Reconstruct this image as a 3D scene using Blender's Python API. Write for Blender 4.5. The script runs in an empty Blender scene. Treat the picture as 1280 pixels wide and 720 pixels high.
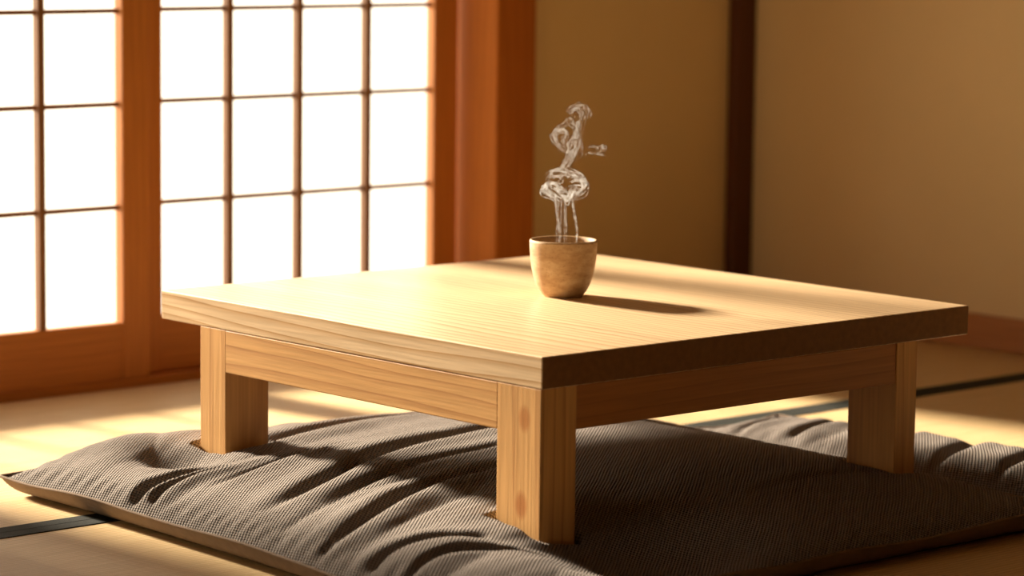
import bpy, bmesh, math, random
import numpy as np
from mathutils import Vector, Matrix, noise
C = bpy.context.scene.collection
random.seed(4); rng = np.random.default_rng(4)
PI = math.pi

# ------------------------------------------------------------------ helpers
def tag(o, label=None, cat=None, group=None, kind=None):
    if label: o['label'] = label
    if cat: o['category'] = cat
    if group: o['group'] = group
    if kind: o['kind'] = kind
    return o

def empty(name, loc=(0, 0, 0), rz=0):
    o = bpy.data.objects.new(name, None); C.objects.link(o)
    o.location = loc; o.rotation_euler = (0, 0, rz); o.empty_display_size = .05
    return o

def obj(name, bm, mat, parent=None, smooth=False, kind=None):
    me = bpy.data.meshes.new(name)
    bmesh.ops.recalc_face_normals(bm, faces=bm.faces[:])
    bm.to_mesh(me); bm.free()
    if smooth:
        for p in me.polygons: p.use_smooth = True
    me.materials.append(mat)
    o = bpy.data.objects.new(name, me); C.objects.link(o)
    if parent: o.parent = parent
    if kind: o['kind'] = kind
    return o

def box(bm, x0, x1, y0, y1, z0, z1, bev=0, seg=2):
    t = bmesh.new()
    vs = [t.verts.new((x, y, z)) for x in (x0, x1) for y in (y0, y1) for z in (z0, z1)]
    for f in ((0, 1, 3, 2), (4, 6, 7, 5), (0, 4, 5, 1), (2, 3, 7, 6), (0, 2, 6, 4), (1, 5, 7, 3)):
        t.faces.new([vs[i] for i in f])
    bmesh.ops.recalc_face_normals(t, faces=t.faces[:])
    if bev: bmesh.ops.bevel(t, geom=t.edges[:], offset=bev, segments=seg, affect='EDGES', profile=.5)
    m = bpy.data.meshes.new('t'); t.to_mesh(m); t.free(); bm.from_mesh(m); bpy.data.meshes.remove(m)
    return bm

def bx(*a, **k): return box(bmesh.new(), *a, **k)

# ------------------------------------------------------------------ materials
def new_mat(name):
    m = bpy.data.materials.new(name); m.use_nodes = True
    nt = m.node_tree; nt.nodes.clear()
    out = nt.nodes.new('ShaderNodeOutputMaterial')
    return m, nt, out
def N(nt, t, **k):
    n = nt.nodes.new(t)
    for a, b in k.items():
        if a.startswith('i_'): n.inputs[a[2:].replace('_', ' ')].default_value = b
        else: setattr(n, a, b)
    return n
def ramp(nt, pts):
    r = nt.nodes.new('ShaderNodeValToRGB'); e = r.color_ramp.elements
    while len(e) > 1: e.remove(e[-1])
    e[0].position = pts[0][0]; e[0].color = (*pts[0][1], 1)
    for p, c in pts[1:]:
        n = e.new(p); n.color = (*c, 1)
    return r
def mixc(nt, fac, a, b, mode='MIX'):
    m = nt.nodes.new('ShaderNodeMix'); m.data_type = 'RGBA'; m.blend_type = mode
    for s, v in ((m.inputs[0], fac), (m.inputs[6], a), (m.inputs[7], b)):
        if hasattr(v, 'type') and not isinstance(v, (tuple, float)): nt.links.new(v, s)
        else: s.default_value = v if isinstance(v, (int, float)) else (*v, 1)
    return m.outputs[2]

def wood(name, base, dark, axis='Y', rings=26., rough=.5, line=.5, off=(0, 0, 0), knots=(), spec=.35, bump=.15, tilt=.05, distort=2.2):
    """grain that runs along axis, in object coordinates"""
    m, nt, out = new_mat(name); L = nt.links.new
    tc = N(nt, 'ShaderNodeTexCoord')
    mp = N(nt, 'ShaderNodeMapping'); L(tc.outputs['Object'], mp.inputs[0])
    mp.inputs['Location'].default_value = off
    mp.inputs['Rotation'].default_value = {'Y': (0, 0, tilt), 'X': (0, 0, tilt), 'Z': (tilt, tilt*.5, 0)}[axis]
    st = {'X': (.12, 1, 1), 'Y': (1, .12, 1), 'Z': (1, 1, .12)}[axis]
    mp.inputs['Scale'].default_value = st
    nz = N(nt, 'ShaderNodeTexNoise'); nz.inputs['Scale'].default_value = 7; nz.inputs['Detail'].default_value = 2
    L(mp.outputs[0], nz.inputs['Vector'])
    ad = N(nt, 'ShaderNodeVectorMath', operation='MULTIPLY_ADD'); L(nz.outputs['Color'], ad.inputs[0])
    ad.inputs[1].default_value = (.035*distort,)*3; L(mp.outputs[0], ad.inputs[2])
    wv = N(nt, 'ShaderNodeTexWave'); wv.wave_type = 'RINGS'; wv.rings_direction = axis; wv.wave_profile = 'SAW'
    wv.inputs['Scale'].default_value = rings; wv.inputs['Distortion'].default_value = .8; wv.inputs['Detail'].default_value = 2
    wv.inputs['Detail Scale'].default_value = 1.5
    L(ad.outputs[0], wv.inputs['Vector'])
    lr = ramp(nt, [(0, (0, 0, 0)), (.55, (.12,)*3), (.85, (.55,)*3), (.96, (1,)*3), (1, (.2,)*3)])
    L(wv.outputs['Fac'], lr.inputs[0])
    # fine fibres
    mp2 = N(nt, 'ShaderNodeMapping'); L(tc.outputs['Object'], mp2.inputs[0])
    s2 = {'X': (.03, 1, 1), 'Y': (1, .03, 1), 'Z': (1, 1, .03)}[axis]
    mp2.inputs['Scale'].default_value = tuple(v*220 for v in s2)
    n2 = N(nt, 'ShaderNodeTexNoise'); n2.inputs['Scale'].default_value = 1; n2.inputs['Detail'].default_value = 3
    L(mp2.outputs[0], n2.inputs['Vector'])
    mlt = N(nt, 'ShaderNodeMath', operation='MULTIPLY'); L(lr.outputs[0], mlt.inputs[0]); mlt.inputs[1].default_value = line
    col = mixc(nt, mlt.outputs[0], base, dark)
    r2 = ramp(nt, [(.3, (.86, .84, .8)), (.7, (1.06, 1.06, 1.05))]); L(n2.outputs['Fac'], r2.inputs[0])
    col = mixc(nt, 1.0, col, r2.outputs[0], 'MULTIPLY')
    for k in knots:
        sb = N(nt, 'ShaderNodeVectorMath', operation='SUBTRACT'); L(tc.outputs['Object'], sb.inputs[0]); sb.inputs[1].default_value = k[:3]
        sc = N(nt, 'ShaderNodeVectorMath', operation='MULTIPLY'); L(sb.outputs[0], sc.inputs[0]); sc.inputs[1].default_value = k[3]
        ln = N(nt, 'ShaderNodeVectorMath', operation='LENGTH'); L(sc.outputs[0], ln.inputs[0])
        kr = ramp(nt, [(0, (1,)*3), (.55, (.85,)*3), (1, (0,)*3)]); L(ln.outputs['Value'], kr.inputs[0])
        col = mixc(nt, kr.outputs[0], col, k[4])
    b = N(nt, 'ShaderNodeBsdfPrincipled'); L(col, b.inputs['Base Color'])
    b.inputs['Roughness'].default_value = rough; b.inputs['Specular IOR Level'].default_value = spec
    bp = N(nt, 'ShaderNodeBump'); bp.inputs['Strength'].default_value = bump; bp.inputs['Distance'].default_value = .002
    L(n2.outputs['Fac'], bp.inputs['Height']); L(bp.outputs[0], b.inputs['Normal'])
    L(b.outputs[0], out.inputs[0])
    return m

def plain(name, colr, rough=.8, spec=.2, nscale=30, nvar=.08, bump=.0, bscale=300):
    m, nt, out = new_mat(name); L = nt.links.new
    tc = N(nt, 'ShaderNodeTexCoord')
    nz = N(nt, 'ShaderNodeTexNoise'); nz.inputs['Scale'].default_value = nscale; nz.inputs['Detail'].default_value = 4
    L(tc.outputs['Object'], nz.inputs['Vector'])
    r = ramp(nt, [(.3, (1-nvar,)*3), (.7, (1+nvar,)*3)]); L(nz.outputs['Fac'], r.inputs[0])
    col = mixc(nt, 1.0, colr, r.outputs[0], 'MULTIPLY')
    b = N(nt, 'ShaderNodeBsdfPrincipled'); L(col, b.inputs['Base Color'])
    b.inputs['Roughness'].default_value = rough; b.inputs['Specular IOR Level'].default_value = spec
    if bump:
        n2 = N(nt, 'ShaderNodeTexNoise'); n2.inputs['Scale'].default_value = bscale; n2.inputs['Detail'].default_value = 4
        L(tc.outputs['Object'], n2.inputs['Vector'])
        bp = N(nt, 'ShaderNodeBump'); bp.inputs['Strength'].default_value = bump; bp.inputs['Distance'].default_value = .002
        L(n2.outputs['Fac'], bp.inputs['Height']); L(bp.outputs[0], b.inputs['Normal'])
    L(b.outputs[0], out.inputs[0])
    return m

def paper_mat():
    m, nt, out = new_mat('shoji_paper'); L = nt.links.new
    tc = N(nt, 'ShaderNodeTexCoord')
    nz = N(nt, 'ShaderNodeTexNoise'); nz.inputs['Scale'].default_value = 40; nz.inputs['Detail'].default_value = 5
    L(tc.outputs['Object'], nz.inputs['Vector'])
    r = ramp(nt, [(.3, (.93, .92, .89)), (.7, (.97, .96, .94))]); L(nz.outputs['Fac'], r.inputs[0])
    tl = N(nt, 'ShaderNodeBsdfTranslucent'); L(r.outputs[0], tl.inputs[0])
    df = N(nt, 'ShaderNodeBsdfDiffuse'); L(r.outputs[0], df.inputs[0])
    tr = N(nt, 'ShaderNodeBsdfTransparent'); tr.inputs[0].default_value = (1, .985, .96, 1)
    a = N(nt, 'ShaderNodeMixShader'); a.inputs[0].default_value = .25; L(tl.outputs[0], a.inputs[1]); L(df.outputs[0], a.inputs[2])
    c = N(nt, 'ShaderNodeMixShader'); c.inputs[0].default_value = .91; L(a.outputs[0], c.inputs[1]); L(tr.outputs[0], c.inputs[2])
    L(c.outputs[0], out.inputs[0])
    return m

def tatami_mat():
    m, nt, out = new_mat('tatami_rush'); L = nt.links.new
    tc = N(nt, 'ShaderNodeTexCoord')
    mp = N(nt, 'ShaderNodeMapping'); L(tc.outputs['Object'], mp.inputs[0]); mp.inputs['Scale'].default_value = (6, 260, 1)
    nz = N(nt, 'ShaderNodeTexNoise'); nz.inputs['Scale'].default_value = 1; nz.inputs['Detail'].default_value = 3
    L(mp.outputs[0], nz.inputs['Vector'])
    wv = N(nt, 'ShaderNodeTexWave'); wv.bands_direction = 'Y'; wv.inputs['Scale'].default_value = 32; wv.inputs['Distortion'].default_value = .5
    L(tc.outputs['Object'], wv.inputs['Vector'])
    wx = N(nt, 'ShaderNodeTexWave'); wx.bands_direction = 'X'; wx.inputs['Scale'].default_value = 20; L(tc.outputs['Object'], wx.inputs['Vector'])
    r = ramp(nt, [(.25, TAT[0]), (.75, TAT[1])]); L(nz.outputs['Fac'], r.inputs[0])
    rw = ramp(nt, [(0, (.82, .8, .76)), (.5, (1,)*3)]); L(wv.outputs['Fac'], rw.inputs[0])
    col = mixc(nt, 1.0, r.outputs[0], rw.outputs[0], 'MULTIPLY')
    b = N(nt, 'ShaderNodeBsdfPrincipled'); L(col, b.inputs['Base Color'])
    b.inputs['Roughness'].default_value = .55; b.inputs['Specular IOR Level'].default_value = .35
    s = N(nt, 'ShaderNodeMath', operation='MULTIPLY_ADD'); L(wx.outputs['Fac'], s.inputs[0]); s.inputs[1].default_value = .25; L(wv.outputs['Fac'], s.inputs[2])
    bp = N(nt, 'ShaderNodeBump'); bp.inputs['Strength'].default_value = .35; bp.inputs['Distance'].default_value = .002
    L(s.outputs[0], bp.inputs['Height']); L(bp.outputs[0], b.inputs['Normal'])
    L(b.outputs[0], out.inputs[0])
    return m

def knit_mat(name, hi, lo, strength=1.0, pitch=.0085, dist=.0028):
    """waffle knit: rows of small raised stitches, in UV metres"""
    m, nt, out = new_mat(name); L = nt.links.new
    tc = N(nt, 'ShaderNodeTexCoord')
    nz = N(nt, 'ShaderNodeTexNoise'); nz.inputs['Scale'].default_value = 14; L(tc.outputs['UV'], nz.inputs['Vector'])
    ad = N(nt, 'ShaderNodeVectorMath', operation='MULTIPLY_ADD'); L(nz.outputs['Color'], ad.inputs[0]); ad.inputs[1].default_value = (.006, .004, 0); L(tc.outputs['UV'], ad.inputs[2])
    sp = N(nt, 'ShaderNodeSeparateXYZ'); L(ad.outputs[0], sp.inputs[0])
    def mth(op, a, b=None):
        n = N(nt, 'ShaderNodeMath', operation=op)
        for i, v in enumerate((a, b)):
            if v is None: continue
            if isinstance(v, (int, float)): n.inputs[i].default_value = v
            else: L(v, n.inputs[i])
        return n.outputs[0]
    k = 2*PI/pitch
    u = mth('MULTIPLY', mth('ADD', sp.outputs[0], mth('MULTIPLY', sp.outputs[1], .55)), k)
    v = mth('MULTIPLY', mth('SUBTRACT', sp.outputs[1], mth('MULTIPLY', sp.outputs[0], .45)), k)
    h = mth('MULTIPLY_ADD', mth('MULTIPLY', mth('SINE', u), mth('SINE', v)), .5); nt.nodes[-1]
    h = mth('ADD', mth('MULTIPLY', mth('MULTIPLY', mth('SINE', u), mth('SINE', v)), .5), .5)
    fz = N(nt, 'ShaderNodeTexNoise'); fz.inputs['Scale'].default_value = 900; fz.inputs['Detail'].default_value = 2; L(tc.outputs['UV'], fz.inputs['Vector'])
    hh = mth('ADD', h, mth('MULTIPLY', fz.outputs['Fac'], .35))
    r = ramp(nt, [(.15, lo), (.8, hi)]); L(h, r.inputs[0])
    b = N(nt, 'ShaderNodeBsdfPrincipled'); L(r.outputs[0], b.inputs['Base Color'])
    b.inputs['Roughness'].default_value = .95; b.inputs['Specular IOR Level'].default_value = .1
    b.inputs['Sheen Weight'].default_value = .15
    bp = N(nt, 'ShaderNodeBump'); bp.inputs['Strength'].default_value = strength; bp.inputs['Distance'].default_value = dist
    L(hh, bp.inputs['Height']); L(bp.outputs[0], b.inputs['Normal'])
    L(b.outputs[0], out.inputs[0])
    return m

TAT = ((.60, .41, .19), (.78, .58, .31))
ORANGE = (.52, .19, .035); ORANGE_D = (.32, .10, .015)
M = {}
M['frame'] = wood('shoji_cedar', ORANGE, ORANGE_D, 'Z', rings=20, line=.35, rough=.45)
M['rail'] = wood('rail_cedar', ORANGE, ORANGE_D, 'X', rings=20, line=.35, rough=.45)
M['post'] = wood('post_cedar', (.42, .13, .018), (.26, .07, .01), 'Z', rings=16, line=.4, spec=.08, rough=.6)
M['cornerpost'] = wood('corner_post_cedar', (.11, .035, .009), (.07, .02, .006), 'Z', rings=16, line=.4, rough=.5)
M['base'] = wood('baseboard_cedar', (.48, .19, .05), (.32, .11, .025), 'Y', rings=20, line=.4, rough=.5)
M['lattice'] = wood('lattice_wood', (.24, .11, .035), (.15, .06, .02), 'Z', rings=20)
M['plaster'] = plain('tan_plaster', (.76, .57, .30), .92, .1, 3, .03, .15, 220)
M['panel'] = wood('dark_wall_boards', (.10, .05, .025), (.06, .03, .015), 'Z', rings=10)
M['ceiling'] = wood('ceiling_cedar', (.22, .12, .05), (.14, .07, .03), 'X', rings=14)
M['paper'] = paper_mat()
M['tatami'] = tatami_mat()
M['border'] = plain('tatami_border_cloth', (.02, .022, .016), .8, .15, 200, .2, .3, 900)
M['sub'] = plain('subfloor', (.4, .27, .12), .8)
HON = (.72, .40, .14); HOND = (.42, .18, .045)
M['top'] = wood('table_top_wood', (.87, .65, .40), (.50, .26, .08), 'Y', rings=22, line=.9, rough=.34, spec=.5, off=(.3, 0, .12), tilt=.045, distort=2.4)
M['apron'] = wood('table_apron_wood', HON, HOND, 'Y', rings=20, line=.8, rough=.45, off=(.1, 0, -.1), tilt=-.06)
M['apronx'] = wood('table_end_apron_shaded', (.46, .18, .04), (.30, .11, .025), 'X', rings=14, line=.5, rough=.45)  # darker copy of the apron wood, with the end side's shade painted in
def leg_wood(n, off, knots=()): return wood('table_leg_wood_%s' % n, HON, HOND, 'Z', rings=12, line=.6, rough=.45, off=off, knots=knots, tilt=.04)

# ------------------------------------------------------------------ room (x runs along the window wall, y towards it)
YW, XR, XL, YB, ZC = 4.755, 5.071, -.9, -1.0, 2.35
T = .12
def struct(name, bm, m): return tag(obj(name, bm, m), kind='structure')
WX0, WX1 = 2.30, 4.225      # shoji opening between the posts; unseen left end placed to shade the floor
ZT = 1.80
f = struct('floor', bx(XL-T, XR+T, YB-T, YW+T, -.15, -.055), M['sub'])
struct('ceiling', bx(XL-T, XR+T, YB-T, YW+T, ZC, ZC+.1), M['ceiling'])
b = bmesh.new()
box(b, WX1+.02, XR+T, YW, YW+T, -.055, ZC); box(b, XL-T, WX0-.06, YW, YW+T, -.055, ZC)
box(b, WX0-.06, WX1+.02, YW, YW+T, ZT+.05, ZC)
struct('wall_back', b, M['plaster'])
struct('wall_right', bx(XR, XR+T, YB-T, YW, -.055, ZC), M['plaster'])
b = bmesh.new()     # the left wall is opened for an added paper fill window, outside the frame
box(b, XL-T, XL, YB-T, 2.6, -.055, ZC); box(b, XL-T, XL, 4.6, YW, -.055, ZC)
box(b, XL-T, XL, 2.6, 4.6, -.055, .1); box(b, XL-T, XL, 2.6, 4.6, 2.0, ZC)
struct('wall_left', b, M['plaster'])
t3 = empty('window_3', (XL-.04, 3.6, 0)); t3['kind'] = 'structure'  # unseen window, put in to throw fill light on the table's left side
obj('paper', bx(-.001, .001, -1, 1, .1, 2.0), M['paper'], t3)
for k in range(6): obj('lattice_bar', bx(.001, .014, -1+.4*k-.008, -1+.4*k+.008, .1, 2.0), M['frame'], t3)
for k in range(6): obj('lattice_bar', bx(.001, .010, -1, 1, .1+.38*k-.005, .1+.38*k+.005), M['rail'], t3)
struct('wall_front', bx(XL, XR, YB-T, YB, -.055, ZC), M['panel'])
struct('ceiling_sun_block', bx(-1.5, 7, YW+T, YW+T+2.35, 2.02, 2.10), M['panel'])     # unseen roof added outside to block high sun and sky
# posts
struct('trim_1', bx(4.226, 4.336, YW-.083, YW+.05, 0, ZC, bev=.003), M['post'])
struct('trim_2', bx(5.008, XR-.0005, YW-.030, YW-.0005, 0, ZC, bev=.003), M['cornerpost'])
struct('trim_3', bx(WX0-.10, WX0-.005, YW-.083, YW+.05, 0, ZC, bev=.003), M['post'])
struct('trim_4', bx(WX0-.005, 4.226, YW-.001, YW+.11, -.055, .012, bev=.002), M['rail'])       # sill
struct('trim_5', bx(WX0-.005, 4.226, YW-.03, YW+.11, ZT-.005, ZT+.05, bev=.003), M['rail'])   # lintel
struct('baseboard_right', bx(XR-.014, XR-.0005, YB+.02, YW-.032, 0, .072, bev=.002), M['base'])
struct('baseboard_back', bx(4.338, 5.006, YW-.014, YW-.0005, 0, .072, bev=.002), M['rail'])

# tatami mats
def mat(name, x0, x1, y0, y1, near, far, label, group=None):
    t = empty(name, ((x0+x1)/2, (y0+y1)/2, 0))
    tag(t, label, 'tatami mat', group)
    cx, cy = (x0+x1)/2, (y0+y1)/2
    a = y0+(.032 if near else 0); c = y1-(.032 if far else 0)
    obj('rush_surface', bx(x0-cx+.001, x1-cx-.001, a-cy, c-cy, -.054, 0), M['tatami'], t)
    if near: obj('border_band', bx(x0-cx+.001, x1-cx-.001, y0-cy+.0005, a-cy, -.054, .0015, bev=.0006), M['border'], t)
    if far: obj('border_band', bx(x0-cx+.001, x1-cx-.001, c-cy, y1-cy-.0005, -.054, .0015, bev=.0006), M['border'], t)
mat('tatami_mat', 1.2, XR, 3.733, YW-.032, True, False, 'straw tatami mat at the foot of the paper screens, beyond the black border')
mat('tatami_mat', 1.2, XR, 1.9, 3.733, False, True, 'straw tatami mat under the low table, on the near side of black border')
# the rest of the floor behind the camera
obj_f = struct('floor_near', bx(XL, XR, YB, 1.899, -.054, 0), M['tatami'])
struct('floor_side', bx(XL, 1.199, 1.9, YW-.001, -.054, 0), M['tatami'])

# shoji: each sliding screen is a window of the room
HZ = [.124, .344, .542, .720, .900, 1.080, 1.260, 1.440, 1.620]
def shoji(n, x0, x1, vb, y, sl, sr):
    """x0..x1 outer edges, vb = vertical bars; y = room side face"""
    t = empty('window_%d' % n, ((x0+x1)/2, y, 0)); t['kind'] = 'structure'
    ox = (x0+x1)/2
    d = .032; z1 = ZT-.006
    obj('stile', bx(x0-ox, x0-ox+sl, 0, d, .012, z1, bev=.003), M['frame'], t)
    obj('stile', bx(x1-ox-sr, x1-ox, 0, d, .012, z1, bev=.003), M['frame'], t)
    obj('bottom_rail', bx(x0-ox+sl, x1-ox-sr, .003, d-.003, .012, .122, bev=.002), M['rail'], t)
    obj('top_rail', bx(x0-ox+sl, x1-ox-sr, .003, d-.003, z1-.05, z1, bev=.002), M['rail'], t)
    for v in vb:
        obj('lattice_bar', bx(v-ox-.0075, v-ox+.0075, .004, .0225, .122, z1-.05, bev=.001), M['lattice'], t)
    for z in HZ[1:]:
        obj('lattice_bar', bx(x0-ox+sl, x1-ox-sr, .0115, .0225, z-.0048, z+.0048, bev=.001), M['lattice'], t)
    obj('paper', bx(x0-ox+sl-.004, x1-ox-sr+.004, .024, .0245, .118, z1-.046), M['paper'], t)
shoji(1, 2.36, 3.402, [2.62, 2.80, 2.98, 3.158], YW+.000, .06, .064)
shoji(2, 3.392, 4.222, [3.626, 3.802, 3.981], YW+.036, .065, .066)
struct('trim_6', bx(2.302, 2.359, YW, YW+.034, .012, ZT-.006), M['frame'])

# ------------------------------------------------------------------ the low table
BX, BY, ROT, HT, TT = 2.809, 3.006, -.0121, .312, .046
SX, SY = .908, .906
ZL = .012
t = empty('low_table', (BX, BY, 0), ROT)
tag(t, 'low square wooden table with thick pale top, standing over the large grey cushion', 'table')
M['end'] = plain('table_end_grain_shaded', (.22, .10, .03), .6, .25, 90, .12, .2, 500)  # end grain, darkened further so the colour carries the shade of the end
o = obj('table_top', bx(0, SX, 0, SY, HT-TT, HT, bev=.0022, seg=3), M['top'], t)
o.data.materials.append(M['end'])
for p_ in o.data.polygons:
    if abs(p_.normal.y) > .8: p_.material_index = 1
LA, LC = .105, .118          # overhangs at the far corners
ya, xc = SY-LA, SX-LC
ZA = .205
fl = .0005
KB = [(fl, .036, .221, (60, 68, 45), (.50, .20, .045)), (fl, .041, .098, (60, 68, 42), (.46, .17, .035))]
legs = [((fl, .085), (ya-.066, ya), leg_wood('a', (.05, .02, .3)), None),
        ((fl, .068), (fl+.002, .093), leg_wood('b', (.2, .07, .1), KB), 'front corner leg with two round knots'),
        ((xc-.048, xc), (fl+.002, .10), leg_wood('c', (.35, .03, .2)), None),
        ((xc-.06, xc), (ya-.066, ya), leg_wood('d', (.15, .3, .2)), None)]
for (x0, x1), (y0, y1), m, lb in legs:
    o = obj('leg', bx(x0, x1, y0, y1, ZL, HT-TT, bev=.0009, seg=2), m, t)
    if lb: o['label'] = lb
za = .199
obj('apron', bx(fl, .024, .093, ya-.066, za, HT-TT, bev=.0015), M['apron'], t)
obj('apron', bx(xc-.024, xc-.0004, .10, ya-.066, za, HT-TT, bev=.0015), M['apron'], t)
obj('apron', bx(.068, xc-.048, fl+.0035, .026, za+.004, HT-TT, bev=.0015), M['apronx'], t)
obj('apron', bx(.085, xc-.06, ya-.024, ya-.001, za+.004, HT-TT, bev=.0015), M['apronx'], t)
def tloc(x, y):   # table local -> world
    return BX+x*math.cos(ROT)-y*math.sin(ROT), BY+x*math.sin(ROT)+y*math.cos(ROT)

# ------------------------------------------------------------------ cushions
def seg_dist(X, Y, pl):
    """distance to a polyline, signed side, and parameter 0..1 along it"""
    best = np.full(X.shape, 1e9); side = np.zeros(X.shape); par = np.zeros(X.shape)
    Ls = [math.dist(pl[i], pl[i+1]) for i in range(len(pl)-1)]; tot = sum(Ls); acc = 0
    for i in range(len(pl)-1):
        ax, ay = pl[i]; dx, dy = (pl[i+1][0]-ax), (pl[i+1][1]-ay); L2 = dx*dx+dy*dy
        s = np.clip(((X-ax)*dx+(Y-ay)*dy)/L2, 0, 1)
        ex, ey = X-ax-s*dx, Y-ay-s*dy; d = np.sqrt(ex*ex+ey*ey)
        sg = np.sign(dx*ey-dy*ex); k = d < best
        best = np.where(k, d, best); side = np.where(k, sg, side); par = np.where(k, (acc+s*Ls[i])/tot, par)
        acc += Ls[i]
    return best, side, par
def smooth(pl, n=3):
    for _ in range(n):
        q = [pl[0]]
        for a, b in zip(pl[:-1], pl[1:]):
            q += [(.75*a[0]+.25*b[0], .75*a[1]+.25*b[1]), (.25*a[0]+.75*b[0], .25*a[1]+.75*b[1])]
        pl = q+[pl[-1]]
    return pl
def vnoise(X, Y, sx, sy, seed):
    out = np.empty(X.size); xf, yf = X.ravel(), Y.ravel()
    for i in range(X.size): out[i] = noise.noise(Vector((xf[i]*sx, yf[i]*sy, seed)))
    return out.reshape(X.shape)

def cushion(name, label, corners, hc, creases, mats, nu, nv, seam=.03, rumple=1., dimples=(), pinch=.05, group=None, p=3.2, seedv=1., extra=None, ang=.38, mask=None, scale=None):
    """corners: LF, F, R, K as world xy; param a along first side, b along second"""
    a = np.linspace(-1, 1, nu); b = np.linspace(-1, 1, nv); A, B = np.meshgrid(a, b, indexing='ij')
    # denser sampling near the seam
    A = np.sin(A*PI/2)*.35+A*.65; B = np.sin(B*PI/2)*.35+B*.65
    A2 = A*(1-pinch*(1-B**2)); B2 = B*(1-pinch*(1-A**2))
    c0, c1, c2, c3 = [np.array(c) for c in corners]
    wa, wb = (A2+1)/2, (B2+1)/2
    X = (1-wa)*(1-wb)*c0[0]+wa*(1-wb)*c1[0]+wa*wb*c2[0]+(1-wa)*wb*c3[0]
    Y = (1-wa)*(1-wb)*c0[1]+wa*(1-wb)*c1[1]+wa*wb*c2[1]+(1-wa)*wb*c3[1]
    la, lb = np.linalg.norm(c1-c0), np.linalg.norm(c3-c0)
    da = (1-np.abs(A))*la/2; db = (1-np.abs(B))*lb/2
    e = np.minimum(da, db)
    prof = np.sqrt(np.clip(1-np.abs(A)**p, 0, 1)*np.clip(1-np.abs(B)**p, 0, 1))
    cs, sn = math.cos(ang), math.sin(ang)
    U, V = X*cs+Y*sn, -X*sn+Y*cs                     # folds run along U
    V2 = V+.05*vnoise(X, Y, 2.2, 2.2, 3.1*seedv)
    und = .020*np.abs(vnoise(U, V2, 1.2, 8, 7.7*seedv))**.75+.0022*vnoise(U, V2, 4, 20, 2.2*seedv)+.0015*vnoise(U, V2, 9, 45, 5.2*seedv)
    if mask is not None:
        mk = mask(X, Y); und = und*mk
    H = hc*prof+(und*rumple)*np.clip(e/.05, 0, 1)
    for pl, w, dep, rid in creases:
        w *= .8; dep *= .52; rid *= .6
        d, s, t_ = seg_dist(X, Y, smooth(pl))
        tp = np.clip(np.sin(np.clip(t_, 0, 1)*PI), 0, 1)**.6*np.clip(e/.03, .15, 1)
        H = H-dep*np.exp(-(d/w)**2)*tp
        H = H+.55*rid*np.exp(-((d-2.4*w)/(2.*w))**2)*tp
    # gathers along the seam
    along = np.where(da < db, Y, X)
    along = np.where(np.abs(A) > np.abs(B), X, Y)
    g = np.sin(along*2*PI/.034+4*vnoise(X, Y, 6, 6, 9*seedv))
    H = H+.0016*rumple*g*np.exp(-((e-.022)/.018)**2)
    if extra is not None: H = H+extra(X, Y)
    if scale is not None: H = H*scale(X, Y)
    H = np.maximum(H, .012*np.clip(e/.02, 0, 1))
    for (x0, x1, y0, y1, z) in dimples:
        dx = np.maximum(np.maximum(x0-X, X-x1), 0); dy = np.maximum(np.maximum(y0-Y, Y-y1), 0)
        d = np.sqrt(dx*dx+dy*dy)-.004
        k = np.clip(d/.010, 0, 1); k = k*k*(3-2*k)
        zs = z-.002-seam*0
        H = np.where(H+seam*0 > 0, zs*(1-k)+H*k, H)
    # seam height: low tips, a little wavy
    S = seam*(1+.25*vnoise(X, Y, 5, 5, 11*seedv))
    edgeS = np.exp(-e/.03)
    Zt = np.maximum(H*(1-np.exp(-e/.012)) , 0)+S*edgeS
    Zt = np.maximum(Zt, .006)
    for (x0, x1, y0, y1, z) in dimples:
        inside = (X > x0-.004) & (X < x1+.004) & (Y > y0-.004) & (Y < y1+.004)
        Zt = np.where(inside, np.minimum(Zt, z-.0012), Zt)
    # bottom: curves in under the seam
    k = np.clip(e/.05, 0, 1); Zb = S*edgeS*(1-k)**1.5
    Zb = np.where(e <= 1e-6, S, np.minimum(Zb, Zt-.002)); Zb = np.maximum(Zb, .001)
    Zt = np.where(e <= 1e-6, Zb, Zt)
    root = empty(name, (float(X.mean()), float(Y.mean()), 0)); tag(root, label, 'cushion', group)
    ox, oy = root.location.x, root.location.y
    def grid(Z, nm, m, flip):
        vs = np.stack([X-ox, Y-oy, Z], -1).reshape(-1, 3)
        idx = np.arange(nu*nv).reshape(nu, nv)
        q = np.stack([idx[:-1, :-1], idx[1:, :-1], idx[1:, 1:], idx[:-1, 1:]], -1).reshape(-1, 4)
        if flip: q = q[:, ::-1]
        me = bpy.data.meshes.new(nm); me.from_pydata(vs.tolist(), [], q.tolist())
        uvl = me.uv_layers.new(name='UVMap')
        li = np.array([l.vertex_index for l in me.loops])
        # arc length in y so stitches keep their size on slopes
        xf, yf, zf = X.ravel()[li], Y.ravel()[li], Z.ravel()[li]
        xy = np.stack([xf*.738-yf*.675, (xf*.675+yf*.738)*.40+zf*.9], -1)      # the rib runs diagonally across the cloth
        uvl.data.foreach_set('uv', xy.ravel())
        for pp in me.polygons: pp.use_smooth = True
        me.materials.append(m)
        o = bpy.data.objects.new(nm, me); C.objects.link(o); o.parent = root
        return o
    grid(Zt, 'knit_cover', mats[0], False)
    grid(Zb, 'underside_cloth', mats[1], True)
    # piping along the seam
    ring = [(i, 0) for i in range(nu)]+[(nu-1, j) for j in range(1, nv)]+[(i, nv-1) for i in range(nu-2, -1, -1)]+[(0, j) for j in range(nv-2, 0, -1)]
    ring = ring[::2]
    bm = bmesh.new(); K = 6; rows = []
    n = len(ring)
    P = [Vector((X[i, j]-ox, Y[i, j]-oy, Zt[i, j])) for i, j in ring]
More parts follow.
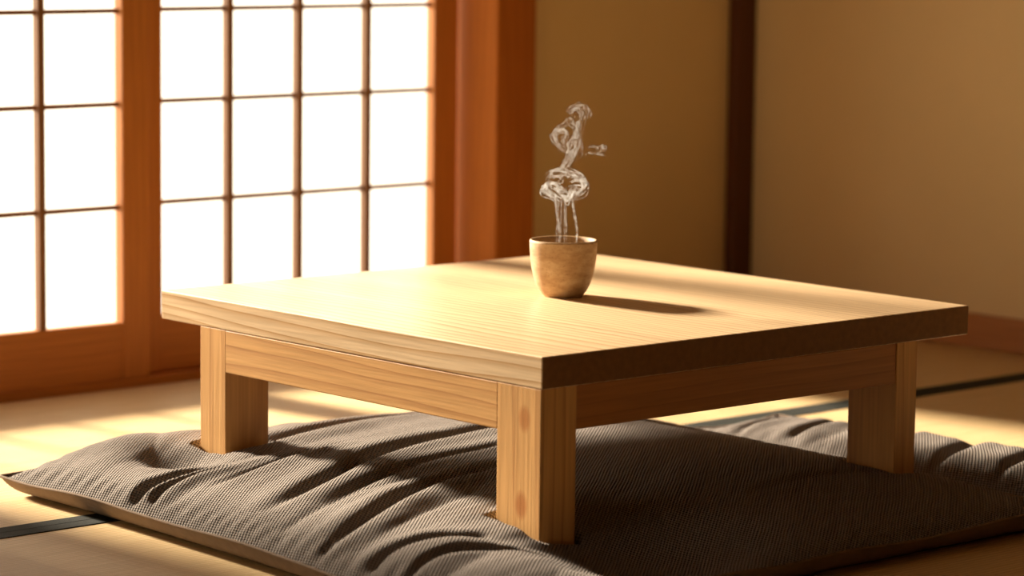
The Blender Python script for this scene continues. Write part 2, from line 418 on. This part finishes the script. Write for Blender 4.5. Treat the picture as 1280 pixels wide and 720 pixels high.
    for q in range(n):
        tg = (P[(q+1) % n]-P[q-1]).normalized(); sd = tg.cross(Vector((0, 0, 1))).normalized(); up = sd.cross(tg)
        rows.append([bm.verts.new(P[q]+.0022*(math.cos(c)*sd+math.sin(c)*up)) for c in [2*PI*i/K for i in range(K)]])
    for q in range(n):
        for i in range(K):
            bm.faces.new((rows[q][i], rows[q][(i+1) % K], rows[(q+1) % n][(i+1) % K], rows[(q+1) % n][i]))
    obj('seam', bm, mats[1], root, smooth=True)
    return root

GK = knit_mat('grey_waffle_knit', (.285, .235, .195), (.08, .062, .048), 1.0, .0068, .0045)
GU = plain('grey_lining', (.24, .175, .125), .9, .1, 60, .08, .3, 500)
dim = []
for (x0, x1), (y0, y1), m, lb in legs:
    ps = [tloc(x, y) for x in (x0, x1) for y in (y0, y1)]
    dim.append((min(p[0] for p in ps), max(p[0] for p in ps), min(p[1] for p in ps), max(p[1] for p in ps), ZL))
CR = [  # crease polyline, width, depth, ridge height
    ([(2.95, 3.86), (3.12, 3.95), (3.24, 4.00)], .014, .020, .014),
    ([(2.86, 3.73), (3.06, 3.80), (3.27, 3.86), (3.45, 3.88)], .016, .024, .016),
    ([(2.75, 3.66), (2.68, 3.65), (2.60, 3.64), (2.54, 3.62), (2.50, 3.56)], .012, .026, .018),
    ([(2.75, 3.63), (2.66, 3.625), (2.57, 3.60), (2.52, 3.52)], .009, .016, .010),
    ([(2.64, 3.55), (2.74, 3.58), (2.86, 3.62), (3.0, 3.66)], .012, .014, .010),
    ([(2.60, 3.36), (2.77, 3.43), (2.97, 3.55), (3.15, 3.61), (3.38, 3.66)], .016, .026, .018),
    ([(2.68, 3.32), (2.85, 3.40), (3.02, 3.47), (3.30, 3.53)], .012, .012, .010),
    ([(2.50, 3.14), (2.62, 3.18), (2.76, 3.25), (2.93, 3.34), (3.10, 3.38)], .014, .022, .016),
    ([(2.47, 3.01), (2.58, 3.06), (2.65, 3.05), (2.72, 3.01)], .013, .022, .016),
    ([(2.52, 2.95), (2.60, 2.99), (2.68, 2.97), (2.76, 2.93)], .010, .015, .010),
    ([(3.20, 2.98), (3.33, 3.02), (3.47, 3.02), (3.56, 2.98)], .014, .008, .004),
]
def ext(X, Y):
    # the part away from the screens is pulled smooth
    return .030*np.exp(-(((X-2.78)/.16)**2+((Y-3.93)/.09)**2))-.004*np.exp(-(((X-2.7)/.12)**2+((Y-2.98)/.06)**2))
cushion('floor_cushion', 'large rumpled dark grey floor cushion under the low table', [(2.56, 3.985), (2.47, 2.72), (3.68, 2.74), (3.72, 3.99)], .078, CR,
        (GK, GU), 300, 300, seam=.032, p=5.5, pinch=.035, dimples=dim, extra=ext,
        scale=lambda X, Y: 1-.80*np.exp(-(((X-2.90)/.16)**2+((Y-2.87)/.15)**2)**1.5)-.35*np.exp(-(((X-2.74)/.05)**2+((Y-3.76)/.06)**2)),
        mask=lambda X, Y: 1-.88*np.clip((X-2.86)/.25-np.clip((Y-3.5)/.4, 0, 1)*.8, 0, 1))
cushion('floor_cushion', 'smaller grey floor cushion on the far right, tucked behind the large cushion', [(3.735, 3.66), (3.71, 2.55), (3.95, 2.55), (3.98, 3.64)], .046,
        [([(3.70, y), (3.84, y+.05), (4.02, y+.10)], .013, .016, .012) for y in (2.7, 2.83, 2.93, 3.06, 3.2, 3.38, 3.5)],
        (GK, GU), 160, 70, seam=.022, rumple=.9, seedv=2.3, p=3)

# ------------------------------------------------------------------ the cup
def lathe(prof, n=72):
    bm = bmesh.new(); rows = []
    for r, z in prof:
        rows.append([bm.verts.new((r*math.cos(2*PI*i/n), r*math.sin(2*PI*i/n), z)) for i in range(n)] if r > 1e-6 else [bm.verts.new((0, 0, z))])
    for a, b in zip(rows[:-1], rows[1:]):
        for i in range(n):
            j = (i+1) % n
            if len(a) == 1: bm.faces.new((a[0], b[i], b[j]))
            elif len(b) == 1: bm.faces.new((a[i], a[j], b[0]))
            else: bm.faces.new((a[i], a[j], b[j], b[i]))
    return bm
def clay():
    m, nt, out = new_mat('speckled_clay'); L = nt.links.new
    tc = N(nt, 'ShaderNodeTexCoord')
    mp = N(nt, 'ShaderNodeMapping'); L(tc.outputs['Object'], mp.inputs[0]); mp.inputs['Scale'].default_value = (1, 1, 2.4)
    n1 = N(nt, 'ShaderNodeTexNoise'); n1.inputs['Scale'].default_value = 30; n1.inputs['Detail'].default_value = 5; n1.inputs['Roughness'].default_value = .65
    L(mp.outputs[0], n1.inputs['Vector'])
    r = ramp(nt, [(.3, (.36, .20, .085)), (.5, (.50, .32, .16)), (.72, (.64, .46, .27))]); L(n1.outputs['Fac'], r.inputs[0])
    n2 = N(nt, 'ShaderNodeTexNoise'); n2.inputs['Scale'].default_value = 420; L(tc.outputs['Object'], n2.inputs['Vector'])
    r2 = ramp(nt, [(.62, (1,)*3), (.72, (.6, .5, .42))]); L(n2.outputs['Fac'], r2.inputs[0])
    col = mixc(nt, 1.0, r.outputs[0], r2.outputs[0], 'MULTIPLY')
    b = N(nt, 'ShaderNodeBsdfPrincipled'); L(col, b.inputs['Base Color']); b.inputs['Roughness'].default_value = .6; b.inputs['Specular IOR Level'].default_value = .35
    bp = N(nt, 'ShaderNodeBump'); bp.inputs['Strength'].default_value = .25; bp.inputs['Distance'].default_value = .002
    L(n1.outputs['Fac'], bp.inputs['Height']); L(bp.outputs[0], b.inputs['Normal'])
    L(b.outputs[0], out.inputs[0]); return m
CX, CY = 3.285, 3.470
cup = empty('tea_cup', (CX, CY, HT)); tag(cup, 'small handleless tan clay tea cup steaming on the low table', 'cup')
outer = [(0, .0022), (.027, .0022), (.029, 0), (.031, 0), (.0335, .003), (.0385, .010), (.0435, .020), (.0475, .032), (.0505, .046), (.0525, .060), (.0535, .074), (.0540, .086), (.0537, .0893), (.0522, .0905), (.0500, .0895), (.0488, .086)]
inner = [(.0475, .074), (.0462, .060), (.0440, .046), (.0405, .032), (.036, .022), (.028, .012), (.015, .0085), (0, .0075)]
cb = obj('cup_body', lathe(outer+inner), clay(), cup, smooth=True)
tea = new_mat('green_tea'); b_ = N(tea[1], 'ShaderNodeBsdfPrincipled'); b_.inputs['Base Color'].default_value = (.16, .10, .02, 1); b_.inputs['Roughness'].default_value = .05
tea[1].links.new(b_.outputs[0], tea[2].inputs[0])
obj('tea', lathe([(0, .070), (.040, .070), (.0468, .0705), (.0466, .0685), (0, .066)]), tea[0], cup, smooth=True)

# ------------------------------------------------------------------ steam: thin curling veils of real vapour volume
def steam_mat(name, dens):
    m, nt, out = new_mat(name); L = nt.links.new
    v = N(nt, 'ShaderNodeVolumePrincipled'); v.inputs['Color'].default_value = (1, .97, .93, 1); v.inputs['Density'].default_value = dens
    v.inputs['Anisotropy'].default_value = .35
    tc = N(nt, 'ShaderNodeTexCoord'); nz = N(nt, 'ShaderNodeTexNoise'); nz.inputs['Scale'].default_value = 150; nz.inputs['Detail'].default_value = 4; nz.inputs['Distortion'].default_value = 1.2
    L(tc.outputs['Object'], nz.inputs['Vector'])
    mr = N(nt, 'ShaderNodeMapRange'); mr.inputs[1].default_value = .43; mr.inputs[2].default_value = .64; mr.inputs[3].default_value = dens*.06; mr.inputs[4].default_value = dens*1.3
    L(nz.outputs['Fac'], mr.inputs[0]); L(mr.outputs[0], v.inputs['Density'])
    L(v.outputs[0], out.inputs['Volume']); return m
YAW = .741
RV = Vector((math.cos(YAW), -math.sin(YAW), 0)); FV = Vector((math.sin(YAW), math.cos(YAW), 0))
def vap(u, z, d=0):   # offsets in metres from the cup axis
    return RV*u+FV*d+Vector((0, 0, z))
def strand(bm, pts, r, flat=1., taper=True, n=14):
    """smooth tube through (u, z) points; r radius at the middle"""
    P = [Vector(p) for p in pts]; Q = []
    for i in range(len(P)-1):
        p0 = P[max(i-1, 0)]; p1 = P[i]; p2 = P[i+1]; p3 = P[min(i+2, len(P)-1)]
        for k in range(n):
            s = k/n
            Q.append(.5*((2*p1)+(-p0+p2)*s+(2*p0-5*p1+4*p2-p3)*s*s+(-p0+3*p1-3*p2+p3)*s**3))
    Q.append(P[-1]); K = 8; rows = []; m = len(Q)
    for i, q in enumerate(Q):
        tg = (Q[min(i+1, m-1)]-Q[max(i-1, 0)]).normalized()
        sd = tg.cross(FV)
        sd = sd.normalized() if sd.length > 1e-4 else RV
        up = sd.cross(tg).normalized()
        s = i/(m-1); rr = r*(max(math.sin(PI*s), .0)**.6*.9+.1 if taper else 1)*(1+.25*noise.noise(q*90))
        rows.append([bm.verts.new(q+rr*(math.cos(2*PI*c/K)*sd+flat*math.sin(2*PI*c/K)*up)) for c in range(K)])
    for a, b in zip(rows[:-1], rows[1:]):
        for c in range(K): bm.faces.new((a[c], a[(c+1) % K], b[(c+1) % K], b[c]))
    bm.faces.new(rows[0][::-1]); bm.faces.new(rows[-1])
def px(x, y, d=0):    # steam sketch units (1 unit = 1/782 m), measured from the rim centre
    return vap((x-703)/782., .089+(298-y)/776., d)
rs = random.Random(11)
def family(bm, pts, r, n, spread, flat=1.6):
    n *= 3; spread *= 2.2; r *= .5; flat = 2.2
    for i in range(n):
        o1 = (rs.uniform(-spread, spread), rs.uniform(-spread, spread)); 
        strand(bm, [px(x+o1[0]+rs.uniform(-1, 1)*spread*.5, y+o1[1]+rs.uniform(-1, 1)*spread*.5, rs.uniform(-.006, .006)) for x, y in pts], r*rs.uniform(.5, 1.2)/782, flat)
steam = empty('steam', (CX, CY, HT)); tag(steam, 'thin white curls of steam rising from the clay tea cup', 'steam')
b = bmesh.new()   # rising columns
for x0, x1 in ((694, 697), (699, 700), (703.5, 704), (706, 705), (719, 713), (697, 692)):
    strand(b, [px(x0, 306), px(x0+.5, 285), px((x0+x1)/2, 265), px(x1, 246), px(x1+1, 232)], 1.1/782 if x0 not in (719, 697) else 1.8/782, 2.)
obj('rising_columns', b, steam_mat('vapour_thin', 55), steam, smooth=True)
b = bmesh.new()   # lower billow
for pts, r, n, sp in [
    ([(700, 250), (690, 243), (681, 238), (679, 232), (686, 229), (695, 232), (702, 240)], 2.6, 4, 2),
    ([(688, 232), (696, 236), (702, 243), (707, 249), (712, 240), (716, 232)], 2.6, 4, 2),
    ([(682, 226), (684, 218), (692, 214), (702, 213), (712, 215), (722, 220), (728, 229), (724, 238), (716, 245), (713, 249)], 1.6, 4, 2),
    ([(708, 230), (716, 226), (724, 228), (727, 234), (720, 240), (711, 238)], 2.4, 3, 2),
    ([(686, 224), (692, 218), (700, 220), (698, 226), (690, 228)], 1.3, 2, 1.5),
    ([(706, 222), (714, 219), (721, 223)], 1.5, 2, 1.5)]:
    family(b, pts, r, n, sp)
obj('lower_billow', b, steam_mat('vapour_dense', 100), steam, smooth=True)
b = bmesh.new()   # upper curls
for pts, r, n, sp in [
    ([(700, 215), (704, 206), (708, 198), (712, 188), (716, 176), (717, 164), (714, 154), (709, 146)], 2.0, 5, 2.2),
    ([(708, 195), (700, 187), (692, 180), (688, 172), (692, 165), (700, 163), (705, 168), (702, 176), (706, 186), (709, 194)], 1.6, 4, 1.6),
    ([(696, 178), (692, 170), (697, 160), (705, 154), (709, 144)], 1.4, 3, 1.5),
    ([(706, 142), (710, 135), (718, 131), (727, 134), (732, 141), (730, 148)], 1.4, 4, 1.5),
    ([(712, 150), (711, 141), (718, 136), (724, 140), (722, 152), (720, 166), (722, 178), (719, 190), (712, 196)], 1.4, 4, 2),
    ([(696, 214), (702, 204), (706, 199)], 1.1, 2, 2)]:
    family(b, pts, r, n, sp)
obj('upper_curls', b, steam_mat('vapour_mid', 75), steam, smooth=True)
b = bmesh.new()
for pts, r, n, sp in [
    ([(727, 196), (733, 191), (741, 191), (749, 193), (753, 194)], .8, 3, 1),
    ([(730, 184), (738, 182), (746, 184), (752, 182), (749, 189), (741, 188)], 1.3, 3, 1.2)]:
    family(b, pts, r, n, sp)
obj('drifting_wisp', b, steam_mat('vapour_faint', 75), steam, smooth=True)

for o in steam.children:       # merge the crossing curls of each cloud into one skin
    r_ = o.modifiers.new('merge', 'REMESH'); r_.mode = 'VOXEL'; r_.voxel_size = .0006; r_.use_smooth_shade = True

# ------------------------------------------------------------------ camera
cam = bpy.data.cameras.new('camera'); co = bpy.data.objects.new('camera', cam); C.objects.link(co)
F, PITCH, YAWC, ROLL = 3775.93, .12629, .74105, .01206
fw = Vector((math.sin(YAWC)*math.cos(PITCH), math.cos(YAWC)*math.cos(PITCH), -math.sin(PITCH)))
r0 = Vector((math.cos(YAWC), -math.sin(YAWC), 0)); u0 = r0.cross(fw)
r2 = r0*math.cos(ROLL)+u0*math.sin(ROLL); u2 = r2.cross(fw)
mw = Matrix((r2, u2, -fw)).transposed().to_4x4(); mw.translation = (0, 0, .93)
co.matrix_world = mw
cam.sensor_width = 36; cam.lens = F/1280*36; cam.clip_start = .05
cam.dof.use_dof = True; cam.dof.focus_distance = 4.5; cam.dof.aperture_fstop = 3.2
bpy.context.scene.camera = co

# ------------------------------------------------------------------ light: low sun and bright sky beyond the paper screens
sun = bpy.data.lights.new('sun', 'SUN'); so = bpy.data.objects.new('sun', sun); C.objects.link(so)
el = math.radians(20.5); az = Vector((.10, -.995, 0)).normalized()
dv = Vector((az.x*math.cos(el), az.y*math.cos(el), -math.sin(el)))
so.rotation_euler = dv.to_track_quat('-Z', 'Y').to_euler(); so.location = (3, 8, 3)
sun.energy = 26; sun.color = (1, .89, .74); sun.angle = math.radians(8.0)
w = bpy.data.worlds.new('sky'); bpy.context.scene.world = w; w.use_nodes = True
bg = w.node_tree.nodes['Background']; bg.inputs[0].default_value = (1, .85, .66, 1); bg.inputs[1].default_value = 1.6
sc = bpy.context.scene
sc.view_settings.view_transform = 'Standard'; sc.view_settings.look = 'None'; sc.view_settings.gamma = 1
sc.view_settings.use_curve_mapping = False; sc.view_settings.exposure = .2
